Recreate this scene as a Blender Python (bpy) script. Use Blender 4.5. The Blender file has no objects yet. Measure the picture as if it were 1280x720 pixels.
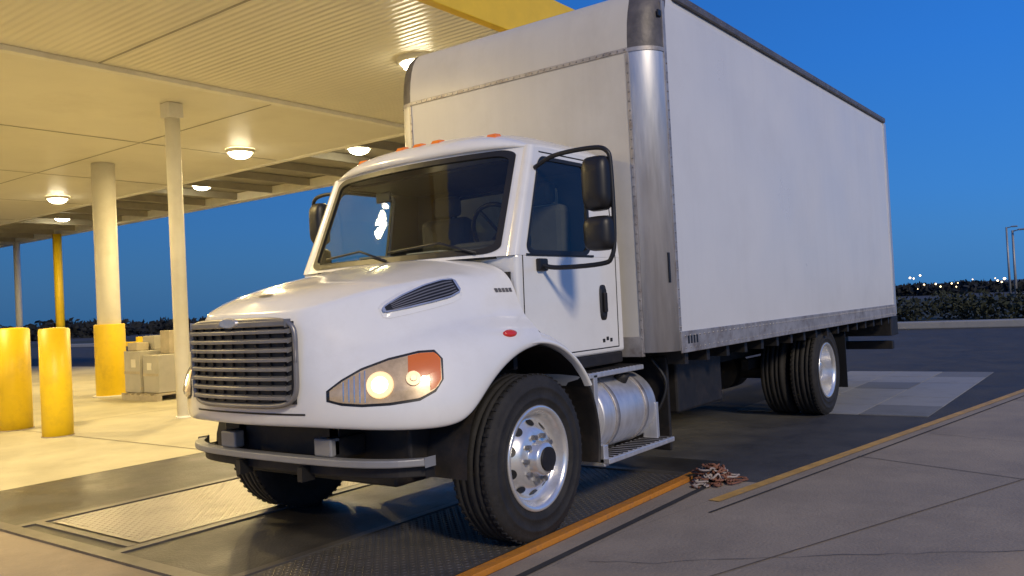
import bpy, bmesh, math, random
import numpy as np
from mathutils import Vector, Matrix
from mathutils.bvhtree import BVHTree
random.seed(7); rng=np.random.default_rng(7)
S=bpy.context.scene
S.view_settings.view_transform='Standard'; S.view_settings.look='None'; S.view_settings.exposure=0
COL=S.collection
rad=math.radians

# ------------------------------------------------------------ materials
def mat(name,col,rough=.5,metal=0.,var=0.,vs=4.,bump=0.,bs=40.,coat=0.,dirt=None,dirt_amt=0.,dscale=2.,stretch=(1,1,1),rvar=0.,emit=None,es=0.,detail=8,streak=0.):
    m=bpy.data.materials.new(name); m.use_nodes=True
    nt=m.node_tree; N=nt.nodes; L=nt.links
    b=N["Principled BSDF"]
    b.inputs["Base Color"].default_value=(*col,1); b.inputs["Roughness"].default_value=rough
    b.inputs["Metallic"].default_value=metal; b.inputs["Coat Weight"].default_value=coat
    b.inputs["Coat Roughness"].default_value=.06
    tc=N.new("ShaderNodeTexCoord"); mp=N.new("ShaderNodeMapping"); mp.inputs["Scale"].default_value=stretch
    L.new(tc.outputs["Object"],mp.inputs["Vector"])
    n=N.new("ShaderNodeTexNoise"); n.inputs["Scale"].default_value=vs; n.inputs["Detail"].default_value=detail
    n.inputs["Roughness"].default_value=.6
    L.new(mp.outputs[0],n.inputs["Vector"])
    mx=N.new("ShaderNodeMix"); mx.data_type='RGBA'
    mx.inputs[6].default_value=(*[max(0,c*(1-var)) for c in col],1)
    mx.inputs[7].default_value=(*[min(1,c*(1+var)) for c in col],1)
    mr=N.new("ShaderNodeMapRange"); mr.inputs[1].default_value=.3; mr.inputs[2].default_value=.7
    L.new(n.outputs[0],mr.inputs[0]); L.new(mr.outputs[0],mx.inputs[0])
    out=mx.outputs[2]
    def overlay(out,scale,amt,strv,lo=.5,hi=.75):
        m0=N.new("ShaderNodeMapping"); m0.inputs["Scale"].default_value=strv; L.new(tc.outputs["Object"],m0.inputs["Vector"])
        n2=N.new("ShaderNodeTexNoise"); n2.inputs["Scale"].default_value=scale; n2.inputs["Detail"].default_value=10
        n2.inputs["Roughness"].default_value=.7
        L.new(m0.outputs[0],n2.inputs["Vector"])
        m2=N.new("ShaderNodeMapRange"); m2.inputs[1].default_value=lo; m2.inputs[2].default_value=hi; m2.inputs[4].default_value=amt
        L.new(n2.outputs[0],m2.inputs[0])
        mx2=N.new("ShaderNodeMix"); mx2.data_type='RGBA'; mx2.inputs[7].default_value=(*dirt,1)
        L.new(m2.outputs[0],mx2.inputs[0]); L.new(out,mx2.inputs[6]); return mx2.outputs[2]
    if dirt is not None: out=overlay(out,dscale,dirt_amt,stretch)
    if streak>0: out=overlay(out,1.0,streak,(5,5,.35),.48,.8)
    L.new(out,b.inputs["Base Color"])
    if rvar>0:
        m3=N.new("ShaderNodeMapRange"); m3.inputs[3].default_value=max(0.02,rough-rvar); m3.inputs[4].default_value=min(1,rough+rvar)
        m3.inputs[1].default_value=.3; m3.inputs[2].default_value=.7
        L.new(n.outputs[0],m3.inputs[0]); L.new(m3.outputs[0],b.inputs["Roughness"])
    if bump>0:
        nb=N.new("ShaderNodeTexNoise"); nb.inputs["Scale"].default_value=bs; nb.inputs["Detail"].default_value=6
        L.new(mp.outputs[0],nb.inputs["Vector"])
        bp=N.new("ShaderNodeBump"); bp.inputs["Strength"].default_value=bump; bp.inputs["Distance"].default_value=.02
        L.new(nb.outputs[0],bp.inputs["Height"]); L.new(bp.outputs[0],b.inputs["Normal"])
    if emit is not None:
        b.inputs["Emission Color"].default_value=(*emit,1); b.inputs["Emission Strength"].default_value=es
    return m
def glassmat(name,tint,rough=.02,dust=0.):
    m=bpy.data.materials.new(name); m.use_nodes=True; nt=m.node_tree; N=nt.nodes; L=nt.links
    N.remove(N["Principled BSDF"]); o=[x for x in N if x.type=='OUTPUT_MATERIAL'][0]
    t=N.new("ShaderNodeBsdfTransparent"); t.inputs[0].default_value=(*tint,1)
    g=N.new("ShaderNodeBsdfGlossy"); g.inputs["Roughness"].default_value=rough
    ge=N.new("ShaderNodeNewGeometry"); dt=N.new("ShaderNodeVectorMath"); dt.operation='DOT_PRODUCT'
    L.new(ge.outputs["Normal"],dt.inputs[0]); L.new(ge.outputs["Incoming"],dt.inputs[1])
    def M1(op,a,b=None,c=None):
        n=N.new("ShaderNodeMath"); n.operation=op
        for i,x in enumerate((a,b,c)):
            if x is None: continue
            if isinstance(x,(int,float)): n.inputs[i].default_value=x
            else: L.new(x,n.inputs[i])
        return n.outputs[0]
    ab=M1('ABSOLUTE',dt.outputs["Value"]); iv=M1('SUBTRACT',1.0,ab); pw=M1('POWER',iv,5.0); sc=M1('MULTIPLY_ADD',pw,.92,.06)
    mx=N.new("ShaderNodeMixShader"); L.new(sc,mx.inputs[0]); L.new(t.outputs[0],mx.inputs[1]); L.new(g.outputs[0],mx.inputs[2])
    fin=mx.outputs[0]
    if dust>0:
        ns=N.new("ShaderNodeTexNoise"); ns.inputs["Scale"].default_value=3.; ns.inputs["Detail"].default_value=8
        d=N.new("ShaderNodeBsdfDiffuse"); d.inputs[0].default_value=(.5,.48,.42,1)
        fa=M1('MULTIPLY',ns.outputs[0],dust); m2=N.new("ShaderNodeMixShader"); L.new(fa,m2.inputs[0]); L.new(fin,m2.inputs[1]); L.new(d.outputs[0],m2.inputs[2]); fin=m2.outputs[0]
    L.new(fin,o.inputs[0]); return m
M={}
M['paint']=mat("white_truck_paint",(.80,.80,.78),.24,var=.03,vs=3,coat=.7,dirt=(.42,.36,.28),dirt_amt=.14,dscale=4,streak=.05)
M['boxside']=mat("box_side_panel",(.65,.655,.66),.33,var=.03,vs=1.2,bump=.05,bs=1.2,dirt=(.36,.34,.32),dirt_amt=.13,dscale=1.3,rvar=.06,streak=.13)
M['boxfront']=mat("box_front_panel",(.58,.56,.51),.40,var=.04,vs=1.5,bump=.04,bs=2,dirt=(.32,.29,.24),dirt_amt=.22,dscale=1.6,streak=.15)
M['alu']=mat("brushed_aluminium",(.68,.68,.69),.46,metal=.70,var=.10,vs=6,stretch=(4,4,.4),rvar=.08,dirt=(.36,.35,.33),dirt_amt=.35,streak=.25)
M['rail']=mat("dirty_aluminium_rail",(.40,.38,.37),.5,metal=.5,var=.25,vs=8,dirt=(.14,.09,.06),dirt_amt=.85,dscale=7)
M['rivet']=mat("rivet_metal",(.30,.29,.28),.4,metal=.8)
M['cast']=mat("dark_cast_cap",(.11,.10,.098),.5,metal=.15,var=.3,vs=8,bump=.15,bs=30,dirt=(.22,.21,.19),dirt_amt=.5,dscale=6)
M['chrome']=mat("polished_rim",(.82,.81,.79),.24,metal=.7,var=.08,vs=6,dirt=(.30,.25,.19),dirt_amt=.45,dscale=7)
M['grille']=mat("grille_bar",(.27,.26,.25),.38,metal=.5,var=.15)
M['tire']=mat("tire_rubber",(.017,.016,.0155),.78,var=.35,vs=9,bump=.2,bs=60,dirt=(.05,.044,.038),dirt_amt=.5,dscale=5)
M['black']=mat("black_plastic",(.012,.012,.013),.45,var=.2)
M['chassis']=mat("chassis_black",(.013,.012,.012),.6,var=.4,vs=10,dirt=(.05,.036,.025),dirt_amt=.7,dscale=6)
M['interior']=mat("cab_interior",(.055,.05,.045),.7,var=.2)
M['seat']=mat("seat_fabric",(.10,.09,.08),.85,var=.2,bump=.1)
M['glass']=glassmat("cab_glass",(.78,.84,.80),dust=.03)
M['lens']=glassmat("headlight_lens",(.93,.93,.92))
M['amber']=mat("amber_lens",(.80,.20,.02),.2,coat=.8,emit=(1,.22,.02),es=.08)
M['red']=mat("red_marker",(.5,.03,.02),.25,coat=.5,emit=(1,.05,.02),es=.1)
M['hl_on']=mat("lit_bulb",(1,.9,.7),.2,emit=(1,.84,.55),es=10)
M['hl_glow']=mat("lit_reflector_bowl",(.85,.72,.5),.3,metal=.4,emit=(1,.66,.28),es=1.1)
M['reflect']=mat("warm_glow_reflector",(.50,.40,.28),.30,metal=.35,var=.35,vs=14,emit=(1,.60,.25),es=.14)  # warm bulb glow put into the housing's colour and faint emission
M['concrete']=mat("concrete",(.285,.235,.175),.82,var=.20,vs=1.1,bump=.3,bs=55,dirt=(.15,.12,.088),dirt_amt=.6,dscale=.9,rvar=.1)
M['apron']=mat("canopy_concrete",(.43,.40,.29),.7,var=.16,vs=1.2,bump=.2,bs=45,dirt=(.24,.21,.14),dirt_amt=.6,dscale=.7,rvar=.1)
M['asphalt']=mat("asphalt",(.05,.05,.052),.8,var=.35,vs=2,bump=.5,bs=120,dirt=(.09,.088,.085),dirt_amt=.6,dscale=.6,rvar=.12)
M['deck']=mat("scale_deck_dark",(.042,.040,.038),.46,var=.4,vs=1.6,bump=.2,bs=60,dirt=(.11,.10,.09),dirt_amt=.5,dscale=1.1,rvar=.15)
M['patch']=mat("light_pavers",(.27,.275,.28),.8,var=.15,vs=2,bump=.2,bs=50,dirt=(.14,.14,.14),dirt_amt=.6)
M['patch2']=mat("mid_pavers",(.17,.175,.18),.8,var=.2,vs=2,bump=.2,bs=50,dirt=(.09,.09,.09),dirt_amt=.6)
M['plate']=mat("diamond_plate_steel",(.36,.34,.31),.40,metal=.5,var=.3,vs=2,dirt=(.10,.085,.07),dirt_amt=.8,dscale=2.)
M['plate2']=mat("worn_dark_plate",(.16,.15,.14),.42,metal=.5,var=.35,vs=3,dirt=(.05,.04,.035),dirt_amt=.8,dscale=3)
M['yellow']=mat("yellow_paint",(.86,.60,.012),.42,var=.07,vs=3,dirt=(.36,.22,.03),dirt_amt=.45,dscale=3,streak=.15)
M['fascia']=mat("fascia_yellow",(.74,.48,.02),.45,var=.06)
M['orange']=mat("orange_edge_paint",(.55,.21,.02),.6,var=.2,vs=9,dirt=(.10,.07,.05),dirt_amt=.95,dscale=9)
M['yline']=mat("faded_line",(.50,.29,.07),.7,var=.2,vs=8,dirt=(.22,.18,.13),dirt_amt=1,dscale=5)
M['joint']=mat("dark_joint",(.03,.028,.026),.9,var=.3)
M['joint2']=mat("saw_cut_joint",(.11,.09,.07),.9,var=.3,vs=20)
M['ceil']=mat("canopy_ceiling_panel",(.76,.73,.62),.45,var=.05,vs=.8,bump=.02,bs=3,dirt=(.5,.45,.34),dirt_amt=.3,dscale=.6)
M['ceildark']=mat("canopy_steelwork",(.34,.32,.26),.6,var=.1)
M['column']=mat("column_paint",(.80,.78,.70),.5,var=.05,vs=3,dirt=(.5,.45,.35),dirt_amt=.3)
M['carton']=mat("cardboard",(.48,.42,.31),.85,var=.15,vs=5,dirt=(.3,.25,.17),dirt_amt=.4)
M['cabinet']=mat("grey_cabinet",(.46,.44,.38),.6,var=.1,dirt=(.28,.26,.21),dirt_amt=.4)
M['lampon']=mat("lamp_lens",(1,.95,.8),.3,emit=(1,.88,.60),es=32)
M['leaf']=mat("foliage",(.024,.030,.016),.85,var=.5,vs=.6)
M['leafdark']=mat("distant_foliage",(.010,.012,.013),.9,var=.5,vs=.3)
M['city']=mat("distant_lamp",(1,.8,.5),.4,emit=(1,.72,.38),es=5)
M['pole']=mat("galvanised_pole",(.32,.32,.32),.5,metal=.4,var=.1)
M['hose']=mat("rope_brown",(.20,.085,.05),.8,var=.4)
M['hose2']=mat("rope_pale",(.40,.34,.30),.8,var=.3)
def ribbed():
    m=mat("ribbed_ceiling_panel",(.76,.72,.59),.30,var=.04,vs=.8); nt=m.node_tree; N=nt.nodes; L=nt.links
    b=N["Principled BSDF"]; tc=[n for n in N if n.type=='TEX_COORD'][0]
    w=N.new("ShaderNodeTexWave"); w.wave_type='BANDS'; w.bands_direction='X'; w.inputs["Scale"].default_value=3.2; w.inputs["Distortion"].default_value=0
    L.new(tc.outputs["Object"],w.inputs["Vector"]); bp=N.new("ShaderNodeBump"); bp.inputs["Strength"].default_value=.35; bp.inputs["Distance"].default_value=.02
    L.new(w.outputs["Fac"],bp.inputs["Height"]); L.new(bp.outputs[0],b.inputs["Normal"]); return m
M['rib']=ribbed()

# ------------------------------------------------------------ helpers
def empty(name,loc=(0,0,0)):
    e=bpy.data.objects.new(name,None); e.location=loc; e.empty_display_size=.2; COL.objects.link(e); return e
def mesh(name,v,f,m,parent=None,smooth=False,bevel=0,mats=None,fm=None,subs=0,segs=2):
    me=bpy.data.meshes.new(name); me.from_pydata([tuple(p) for p in v],[],[tuple(x) for x in f]); me.update()
    for k in (mats or [m]): me.materials.append(k)
    if fm:
        for p,i in zip(me.polygons,fm): p.material_index=i
    if smooth: me.polygons.foreach_set("use_smooth",[True]*len(me.polygons))
    o=bpy.data.objects.new(name,me); COL.objects.link(o)
    if bevel>0:
        b=o.modifiers.new("b",'BEVEL'); b.width=bevel; b.segments=segs; b.limit_method='ANGLE'
    if subs:
        s=o.modifiers.new("s",'SUBSURF'); s.levels=subs; s.render_levels=subs
    if parent:
        o.parent=parent; o.matrix_parent_inverse=Matrix.Translation(-Vector(parent.location))
    return o
def box(name,x0,x1,y0,y1,z0,z1,m,parent=None,bevel=0):
    v=[(x,y,z) for x in (x0,x1) for y in (y0,y1) for z in (z0,z1)]
    f=[(0,1,3,2),(4,6,7,5),(0,4,5,1),(2,3,7,6),(0,2,6,4),(1,5,7,3)]
    return mesh(name,v,f,m,parent,bevel=bevel)
def sheet(name,poly,z,m,parent=None):
    return mesh(name,[(x,y,z) for x,y in poly],[tuple(range(len(poly)))],m,parent)
def frame_of(d):
    d=Vector(d).normalized(); a=Vector((0,0,1)) if abs(d.z)<.9 else Vector((1,0,0))
    u=d.cross(a).normalized(); return d,u,d.cross(u).normalized()
def cyl(name,p0,p1,r,m,parent=None,n=24,r1=None,bevel=0,smooth=True):
    p0=Vector(p0);p1=Vector(p1); d,u,w=frame_of(p1-p0); r1=r if r1 is None else r1
    v=[];f=[]
    for p,rr in ((p0,r),(p1,r1)):
        for i in range(n):
            a=2*math.pi*i/n; v.append(p+u*math.cos(a)*rr+w*math.sin(a)*rr)
    for i in range(n): j=(i+1)%n; f.append((i,j,n+j,n+i))
    f.append(tuple(range(n))[::-1]); f.append(tuple(range(n,2*n)))
    o=mesh(name,v,f,m,parent,bevel=bevel)
    if smooth:
        for p in o.data.polygons: p.use_smooth=len(p.vertices)==4
    return o
def tubeverts(pts,r,n=8):
    v=[];f=[]; pts=[Vector(p) for p in pts]; pu=None
    for i,p in enumerate(pts):
        d=(pts[min(i+1,len(pts)-1)]-pts[max(i-1,0)]).normalized()
        if pu is None: _,u,w=frame_of(d)
        else:
            u=(pu-d*pu.dot(d)).normalized(); w=d.cross(u)
        pu=u
        for k in range(n):
            a=2*math.pi*k/n; v.append(p+u*math.cos(a)*r+w*math.sin(a)*r)
    for i in range(len(pts)-1):
        for k in range(n):
            j=(k+1)%n; f.append((i*n+k,i*n+j,(i+1)*n+j,(i+1)*n+k))
    f.append(tuple(range(n))[::-1]); f.append(tuple(range((len(pts)-1)*n,len(pts)*n)))
    return v,f
def catmull(pts,k=6):
    P=[Vector(p) for p in pts]; P=[P[0]*2-P[1]]+P+[P[-1]*2-P[-2]]; o=[]
    for i in range(1,len(P)-2):
        for s in range(k):
            t=s/k; a,b,c,d=P[i-1:i+3]
            o.append(.5*((2*b)+(c-a)*t+(2*a-5*b+4*c-d)*t*t+(3*b-a-3*c+d)*t**3))
    o.append(P[-2]); return o
def tube(name,pts,r,m,parent=None,n=8,curve=0):
    if curve: pts=catmull(pts,curve)
    v,f=tubeverts(pts,r,n); return mesh(name,v,f,m,parent,smooth=True)
def lathe(name,prof,c,m,parent=None,n=64,side=1):
    v=[];f=[]
    for r,y in prof:
        for i in range(n):
            a=2*math.pi*i/n; v.append((c[0]+r*math.cos(a),c[1]+side*y,c[2]+r*math.sin(a)))
    for k in range(len(prof)-1):
        for i in range(n):
            j=(i+1)%n; q=(k*n+i,k*n+j,(k+1)*n+j,(k+1)*n+i)
            f.append(q if side<0 else q[::-1])
    return mesh(name,v,f,m,parent,smooth=True)
def multi(name,parts,m,parent=None,smooth=False,bevel=0):
    v=[];f=[]
    for pv,pf in parts:
        k=len(v); v+=list(pv); f+=[tuple(i+k for i in q) for q in pf]
    return mesh(name,v,f,m,parent,smooth=smooth,bevel=bevel)
def bv(x0,x1,y0,y1,z0,z1):
    return [(x,y,z) for x in (x0,x1) for y in (y0,y1) for z in (z0,z1)],[(0,1,3,2),(4,6,7,5),(0,4,5,1),(2,3,7,6),(0,2,6,4),(1,5,7,3)]

# ------------------------------------------------------------ camera
C=Vector((4.0337,4.0411,1.3965)); yaw,pit,rol=-2.4999,.0199,.0511
D=Vector((math.cos(yaw)*math.cos(pit),math.sin(yaw)*math.cos(pit),math.sin(pit)))
r=Vector((math.sin(yaw),-math.cos(yaw),0)); u=r.cross(D)
r2=math.cos(rol)*r-math.sin(rol)*u; u2=math.sin(rol)*r+math.cos(rol)*u
cd=bpy.data.cameras.new("camera"); cam=bpy.data.objects.new("camera",cd); COL.objects.link(cam)
cd.sensor_width=36; cd.lens=1051.1*36/1280; cd.clip_end=6000; cd.clip_start=.05
cam.matrix_world=Matrix(((r2.x,u2.x,-D.x,C.x),(r2.y,u2.y,-D.y,C.y),(r2.z,u2.z,-D.z,C.z),(0,0,0,1)))
S.camera=cam

# ------------------------------------------------------------ world + sun
w=bpy.data.worlds.new("World"); S.world=w; w.use_nodes=True; nt=w.node_tree; N=nt.nodes; L=nt.links
bg=N["Background"]; out=[n for n in N if n.type=='OUTPUT_WORLD'][0]
KEY_EL=rad(30); sd=Vector((.50,.86,0)).normalized()
sk=N.new("ShaderNodeTexSky"); sk.sky_type='NISHITA'; sk.sun_disc=False; sk.sun_elevation=rad(3); sk.sun_rotation=math.atan2(sd.x,sd.y)
hs=N.new("ShaderNodeMix"); hs.data_type='RGBA'; hs.blend_type='MULTIPLY'; hs.inputs[0].default_value=1; hs.inputs[7].default_value=(.25,.55,1,1)
L.new(sk.outputs[0],hs.inputs[6]); L.new(hs.outputs[2],bg.inputs[0]); bg.inputs[1].default_value=.03
tc=N.new("ShaderNodeTexCoord"); sp=N.new("ShaderNodeSeparateXYZ"); L.new(tc.outputs["Generated"],sp.inputs[0])
cr=N.new("ShaderNodeValToRGB"); cr.color_ramp.elements[0].position=0.0; cr.color_ramp.elements[0].color=(.040,.185,.46,1)
cr.color_ramp.elements[1].position=1; cr.color_ramp.elements[1].color=(.006,.055,.26,1)
for p,c in ((.10,(.030,.182,.56,1)),(.25,(.018,.155,.58,1)),(.45,(.011,.115,.49,1))):
    e=cr.color_ramp.elements.new(p); e.color=c
L.new(sp.outputs[2],cr.inputs[0])
az=N.new("ShaderNodeMapRange"); az.inputs[1].default_value=-.95; az.inputs[2].default_value=-.1; az.inputs[3].default_value=.60; az.inputs[4].default_value=1.06
L.new(sp.outputs[1],az.inputs[0])
b2=N.new("ShaderNodeBackground"); L.new(az.outputs[0],b2.inputs[1]); L.new(cr.outputs[0],b2.inputs[0])
ads=N.new("ShaderNodeAddShader"); L.new(bg.outputs[0],ads.inputs[0]); L.new(b2.outputs[0],ads.inputs[1]); L.new(ads.outputs[0],out.inputs[0])
sl=bpy.data.lights.new("added_key_light",'SUN'); sl.energy=2.15; sl.angle=rad(9); sl.color=(1,.84,.62)  # added warm key from the camera side, standing in for unseen lights
so=bpy.data.objects.new("added_key_light",sl); COL.objects.link(so)
dv=Vector((sd.x*math.cos(KEY_EL),sd.y*math.cos(KEY_EL),math.sin(KEY_EL))); so.rotation_euler=dv.to_track_quat('Z','Y').to_euler(); so.location=dv*30

# ------------------------------------------------------------ ground
sheet("ground",[(-3000,-3000),(3000,-3000),(3000,3000),(-3000,3000)],0,M['asphalt'])
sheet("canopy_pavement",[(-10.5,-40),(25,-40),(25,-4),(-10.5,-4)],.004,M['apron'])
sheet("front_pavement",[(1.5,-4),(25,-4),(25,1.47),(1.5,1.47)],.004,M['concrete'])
sheet("side_pavement",[(-1.3,1.62),(-.3,1.47),(25,1.47),(25,40),(-24,40),(-24,5.42),(-8.29,2.79)],.004,M['concrete'])
sheet("kerb_side_pavement",[(-1.95,1.26),(1.5,1.26),(1.5,1.47),(-.3,1.47),(-1.3,1.62),(-1.95,1.72)],.0045,M['concrete'])
def strip(name,a,b,wd,z,m):
    a=Vector((*a,0));b=Vector((*b,0)); d=(b-a).normalized(); n=Vector((-d.y,d.x,0))*wd/2
    return sheet(name,[(a+n)[:2],(b+n)[:2],(b-n)[:2],(a-n)[:2]],z,m)
strip("painted_line",(-1.3,1.66),(-24,5.46),.085,.009,M['yline'])
strip("pavement_joint",(-1.0,1.76),(-24,5.60),.02,.0085,M['joint'])
strip("pavement_joint",(-1.9,1.44),(3.6,1.40),.05,.0085,M['joint'])
strip("pavement_joint",(1.0,1.95),(-12,6.7),.011,.0085,M['joint2'])
strip("pavement_joint",(-3.2,2.1),(-1.6,6.4),.011,.0087,M['joint2'])
strip("pavement_joint",(-7.2,2.8),(-5.6,7.4),.011,.0087,M['joint2'])
for y in (-8.5,-13,-18): strip("pavement_joint",(-10.4,y),(20,y),.014,.0085,M['joint2'])
for x in (-6.2,-1.2,3.6): strip("pavement_joint",(x,-4.02),(x,-39),.014,.0088,M['joint2'])
def crack(a,b,seed,wd=.006):
    random.seed(seed); n=26; L_=[];R__=[]; a=Vector(a);b=Vector(b); d=(b-a).normalized(); nn=Vector((-d.y,d.x)); off=0
    for k in range(n+1):
        off+=random.uniform(-.03,.03); p=a.lerp(b,k/n)+nn*off; w_=wd*random.uniform(.4,1.2); L_.append(tuple(p+nn*w_)); R__.append(tuple(p-nn*w_))
    v=[(x,y,.0084) for x,y in L_]+[(x,y,.0084) for x,y in R__]; m_=n+1
    mesh("pavement_crack",v,[(k,k+1,m_+k+1,m_+k) for k in range(n)],M['joint2'])
crack((.2,1.6),(-.9,3.6),3,.003); crack((-4.5,2.4),(-3.4,5.5),5,.003)
random.seed(11)
# scale deck
dk=empty("weighing_platform")
sheet("deck",[(-2.6,-3.98),(1.4,-3.98),(1.4,1.17),(-2.6,1.17)],.005,M['deck'],dk)
def diamond(name,x0,x1,y0,y1,z,m,pitch=.034):
    v=[(x0,y0,z),(x1,y0,z),(x1,y1,z),(x0,y1,z)];f=[(0,1,2,3)]
    nx=int((x1-x0)/pitch); ny=int((y1-y0)/pitch)
    for i in range(nx):
        for j in range(ny):
            cx=x0+(i+.5)*pitch; cy=y0+(j+.5)*pitch; a=.785 if (i+j)%2 else -.785
            ca,sa=math.cos(a),math.sin(a); k=len(v)
            for dx,dy in ((.015,0),(0,.0055),(-.015,0),(0,-.0055)): v.append((cx+dx*ca-dy*sa,cy+dx*sa+dy*ca,z+.0003))
            v.append((cx,cy,z+.0045)); f+=[(k,k+1,k+4),(k+1,k+2,k+4),(k+2,k+3,k+4),(k+3,k,k+4)]
    return mesh(name,v,f,m,dk)
diamond("tread_plate_1",-2.4,1.2,-2.3,-1.12,.012,M['plate'])
diamond("tread_plate_2",-1.93,1.36,.12,1.12,.012,M['plate2'])
multi("frame",[bv(1.4,1.5,-3.98,1.17,0,.02),bv(-2.6,1.4,-1.08,-1.0,0,.016),bv(-2.6,1.4,-2.42,-2.34,0,.016),bv(1.24,1.30,-2.34,-1.08,0,.018),bv(-2.6,1.4,.04,.10,0,.016),bv(-2.02,-1.95,.1,1.17,0,.02)],M['plate2'],dk)
box("edge_angle",-1.98,1.5,1.17,1.25,0,.035,M['orange'],dk,bevel=.004)
box("edge_angle_front",1.5,3.8,1.17,1.25,0,.012,M['orange'],dk)
pv=empty("paved_patch",(-8,1,0))
for i in range(6):
    for j in range(3):
        x0=-10.5+i*.82; y0=.1+j*.70
        mm='patch' if (i*3+j)%5 not in (2,) and not (i>=4 and j==0) else 'patch2'
        box("slab",x0,x0+.805,y0,y0+.685,-.02,.009+.001*((i+j)%2),M[mm],pv)
box("kerb",-24.9,-24.3,-60,5.4,0,.22,M['patch'],bevel=.03)
sheet("verge",[(-80,-80),(-24.9,-80),(-24.9,40),(-80,40)],.006,mat("verge_grass",(.035,.038,.024),.9,var=.4,vs=.7,bump=.4,bs=20))
strip("parking_line",(-13,-3),(-23,-3.4),.08,.006,M['yline'])

# ------------------------------------------------------------ BOX TRUCK
T=empty("box_truck")
colsP=[
[(-.08,1.17,1.150),(-.08,1.175,1.195),(-.08,1.13,1.265),(-.08,1.04,1.33),(-.08,.985,1.5),(-.08,.92,1.63),(-.08,.6,1.71),(-.08,.3,1.735),(-.08,0,1.74)],
[(.15,1.18,1.125),(.15,1.19,1.180),(.15,1.14,1.265),(.15,1.02,1.34),(.15,.93,1.49),(.15,.84,1.60),(.13,.56,1.68),(.1,.28,1.71),(.08,0,1.715)],
[(.40,1.185,1.00),(.41,1.19,1.09),(.41,1.13,1.24),(.40,.985,1.33),(.38,.87,1.46),(.36,.78,1.575),(.33,.52,1.65),(.29,.26,1.675),(.25,0,1.68)],
[(.57,1.18,.82),(.59,1.175,.98),(.59,1.10,1.20),(.57,.93,1.305),(.56,.82,1.43),(.55,.72,1.55),(.5,.48,1.62),(.45,.24,1.645),(.42,0,1.65)],
[(.70,1.14,.77),(.73,1.13,.93),(.73,1.04,1.16),(.73,.88,1.265),(.74,.76,1.40),(.73,.66,1.525),(.67,.44,1.59),(.6,.22,1.61),(.56,0,1.615)],
[(.87,1.03,.77),(.89,1.01,.92),(.88,.93,1.12),(.88,.79,1.23),(.90,.68,1.36),(.88,.60,1.495),(.8,.41,1.56),(.74,.2,1.58),(.7,0,1.585)],
[(1.01,.84,.78),(1.03,.82,.91),(1.02,.76,1.07),(1.01,.665,1.195),(1.02,.59,1.33),(.99,.54,1.455),(.92,.38,1.53),(.87,.19,1.555),(.84,0,1.56)],
[(1.13,.55,.80),(1.15,.55,.90),(1.155,.53,1.05),(1.15,.52,1.2),(1.14,.50,1.33),(1.10,.46,1.43),(1.03,.34,1.49),(.99,.17,1.52),(.97,0,1.53)],
[(1.17,.28,.80),(1.19,.28,.9),(1.20,.27,1.05),(1.195,.26,1.2),(1.18,.25,1.34),(1.14,.23,1.42),(1.08,.18,1.47),(1.06,.1,1.49),(1.05,0,1.50)],
[(1.18,0,.8),(1.2,0,.9),(1.21,0,1.05),(1.205,0,1.2),(1.19,0,1.34),(1.15,0,1.42),(1.11,0,1.455),(1.09,0,1.475),(1.075,0,1.485)]]
cols=[]
for c in colsP:
    b=Vector(c[0]); inn=Vector((b.x-.03 if b.x>.6 else b.x,max(0,b.y-.05) if b.y>.1 else 0,b.z+.0))
    cols.append([inn+Vector((-.02,0,.03)),inn,b]+[Vector(p) for p in c[1:]])
full=cols+[[Vector((p.x,-p.y,p.z)) for p in c] for c in cols[-2::-1]]
nr=len(full[0]); v=[p for c in full for p in c]; f=[]
for i in range(len(full)-1):
    for j in range(nr-1): f.append((i*nr+j,(i+1)*nr+j,(i+1)*nr+j+1,i*nr+j+1))
hood=mesh("hood",v,f,M['paint'],T,smooth=True)
creases={5:.45,7:.65}
ckeys=[]
for row,cv in creases.items():
    for i in range(len(full)-1):
        if 1<=i<len(full)-2: ckeys.append((v[i*nr+row],v[(i+1)*nr+row],cv))
bm=bmesh.new(); bm.from_mesh(hood.data); bmesh.ops.remove_doubles(bm,verts=bm.verts,dist=.002); bmesh.ops.recalc_face_normals(bm,faces=bm.faces)
s=sum((fc.normal.dot(fc.calc_center_median()-Vector((.3,0,1.0))) for fc in bm.faces))
if s<0: bmesh.ops.reverse_faces(bm,faces=bm.faces)
cl=bm.edges.layers.float.get('crease_edge') or bm.edges.layers.float.new('crease_edge')
for e_ in bm.edges:
    a,b=e_.verts[0].co,e_.verts[1].co
    for p,q,cv in ckeys:
        if ((a-p).length<.003 and (b-q).length<.003) or ((a-q).length<.003 and (b-p).length<.003): e_[cl]=cv
bm.to_mesh(hood.data); bm.free()
sb=hood.modifiers.new("s",'SUBSURF'); sb.levels=3; sb.render_levels=3
bpy.context.view_layer.update()
dg=bpy.context.evaluated_depsgraph_get(); he=hood.evaluated_get(dg).to_mesh()
bvh=BVHTree.FromPolygons([Vector(x.co) for x in he.vertices],[tuple(p.vertices) for p in he.polygons])
def wrap(p,inn,off,tree=None):
    tree=tree or bvh
    p=Vector(p);d=(Vector(inn)-p).normalized(); h=tree.ray_cast(p,d)
    if h[0] is None: h=tree.find_nearest(p)
    n=h[1]
    if n.dot(d)>0: n=-n
    return h[0]+n*off
def wgrid(name,fn,nu,nv,off,m):
    v=[];f=[]
    for i in range(nu+1):
        for j in range(nv+1):
            p,inn=fn(i/nu,j/nv); v.append(wrap(p,inn,off(i/nu,j/nv) if callable(off) else off))
    for i in range(nu):
        for j in range(nv):
            k=i*(nv+1)+j; f.append((k,k+1,k+nv+2,k+nv+1))
    return mesh(name,v,f,m,T,smooth=True)
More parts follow.
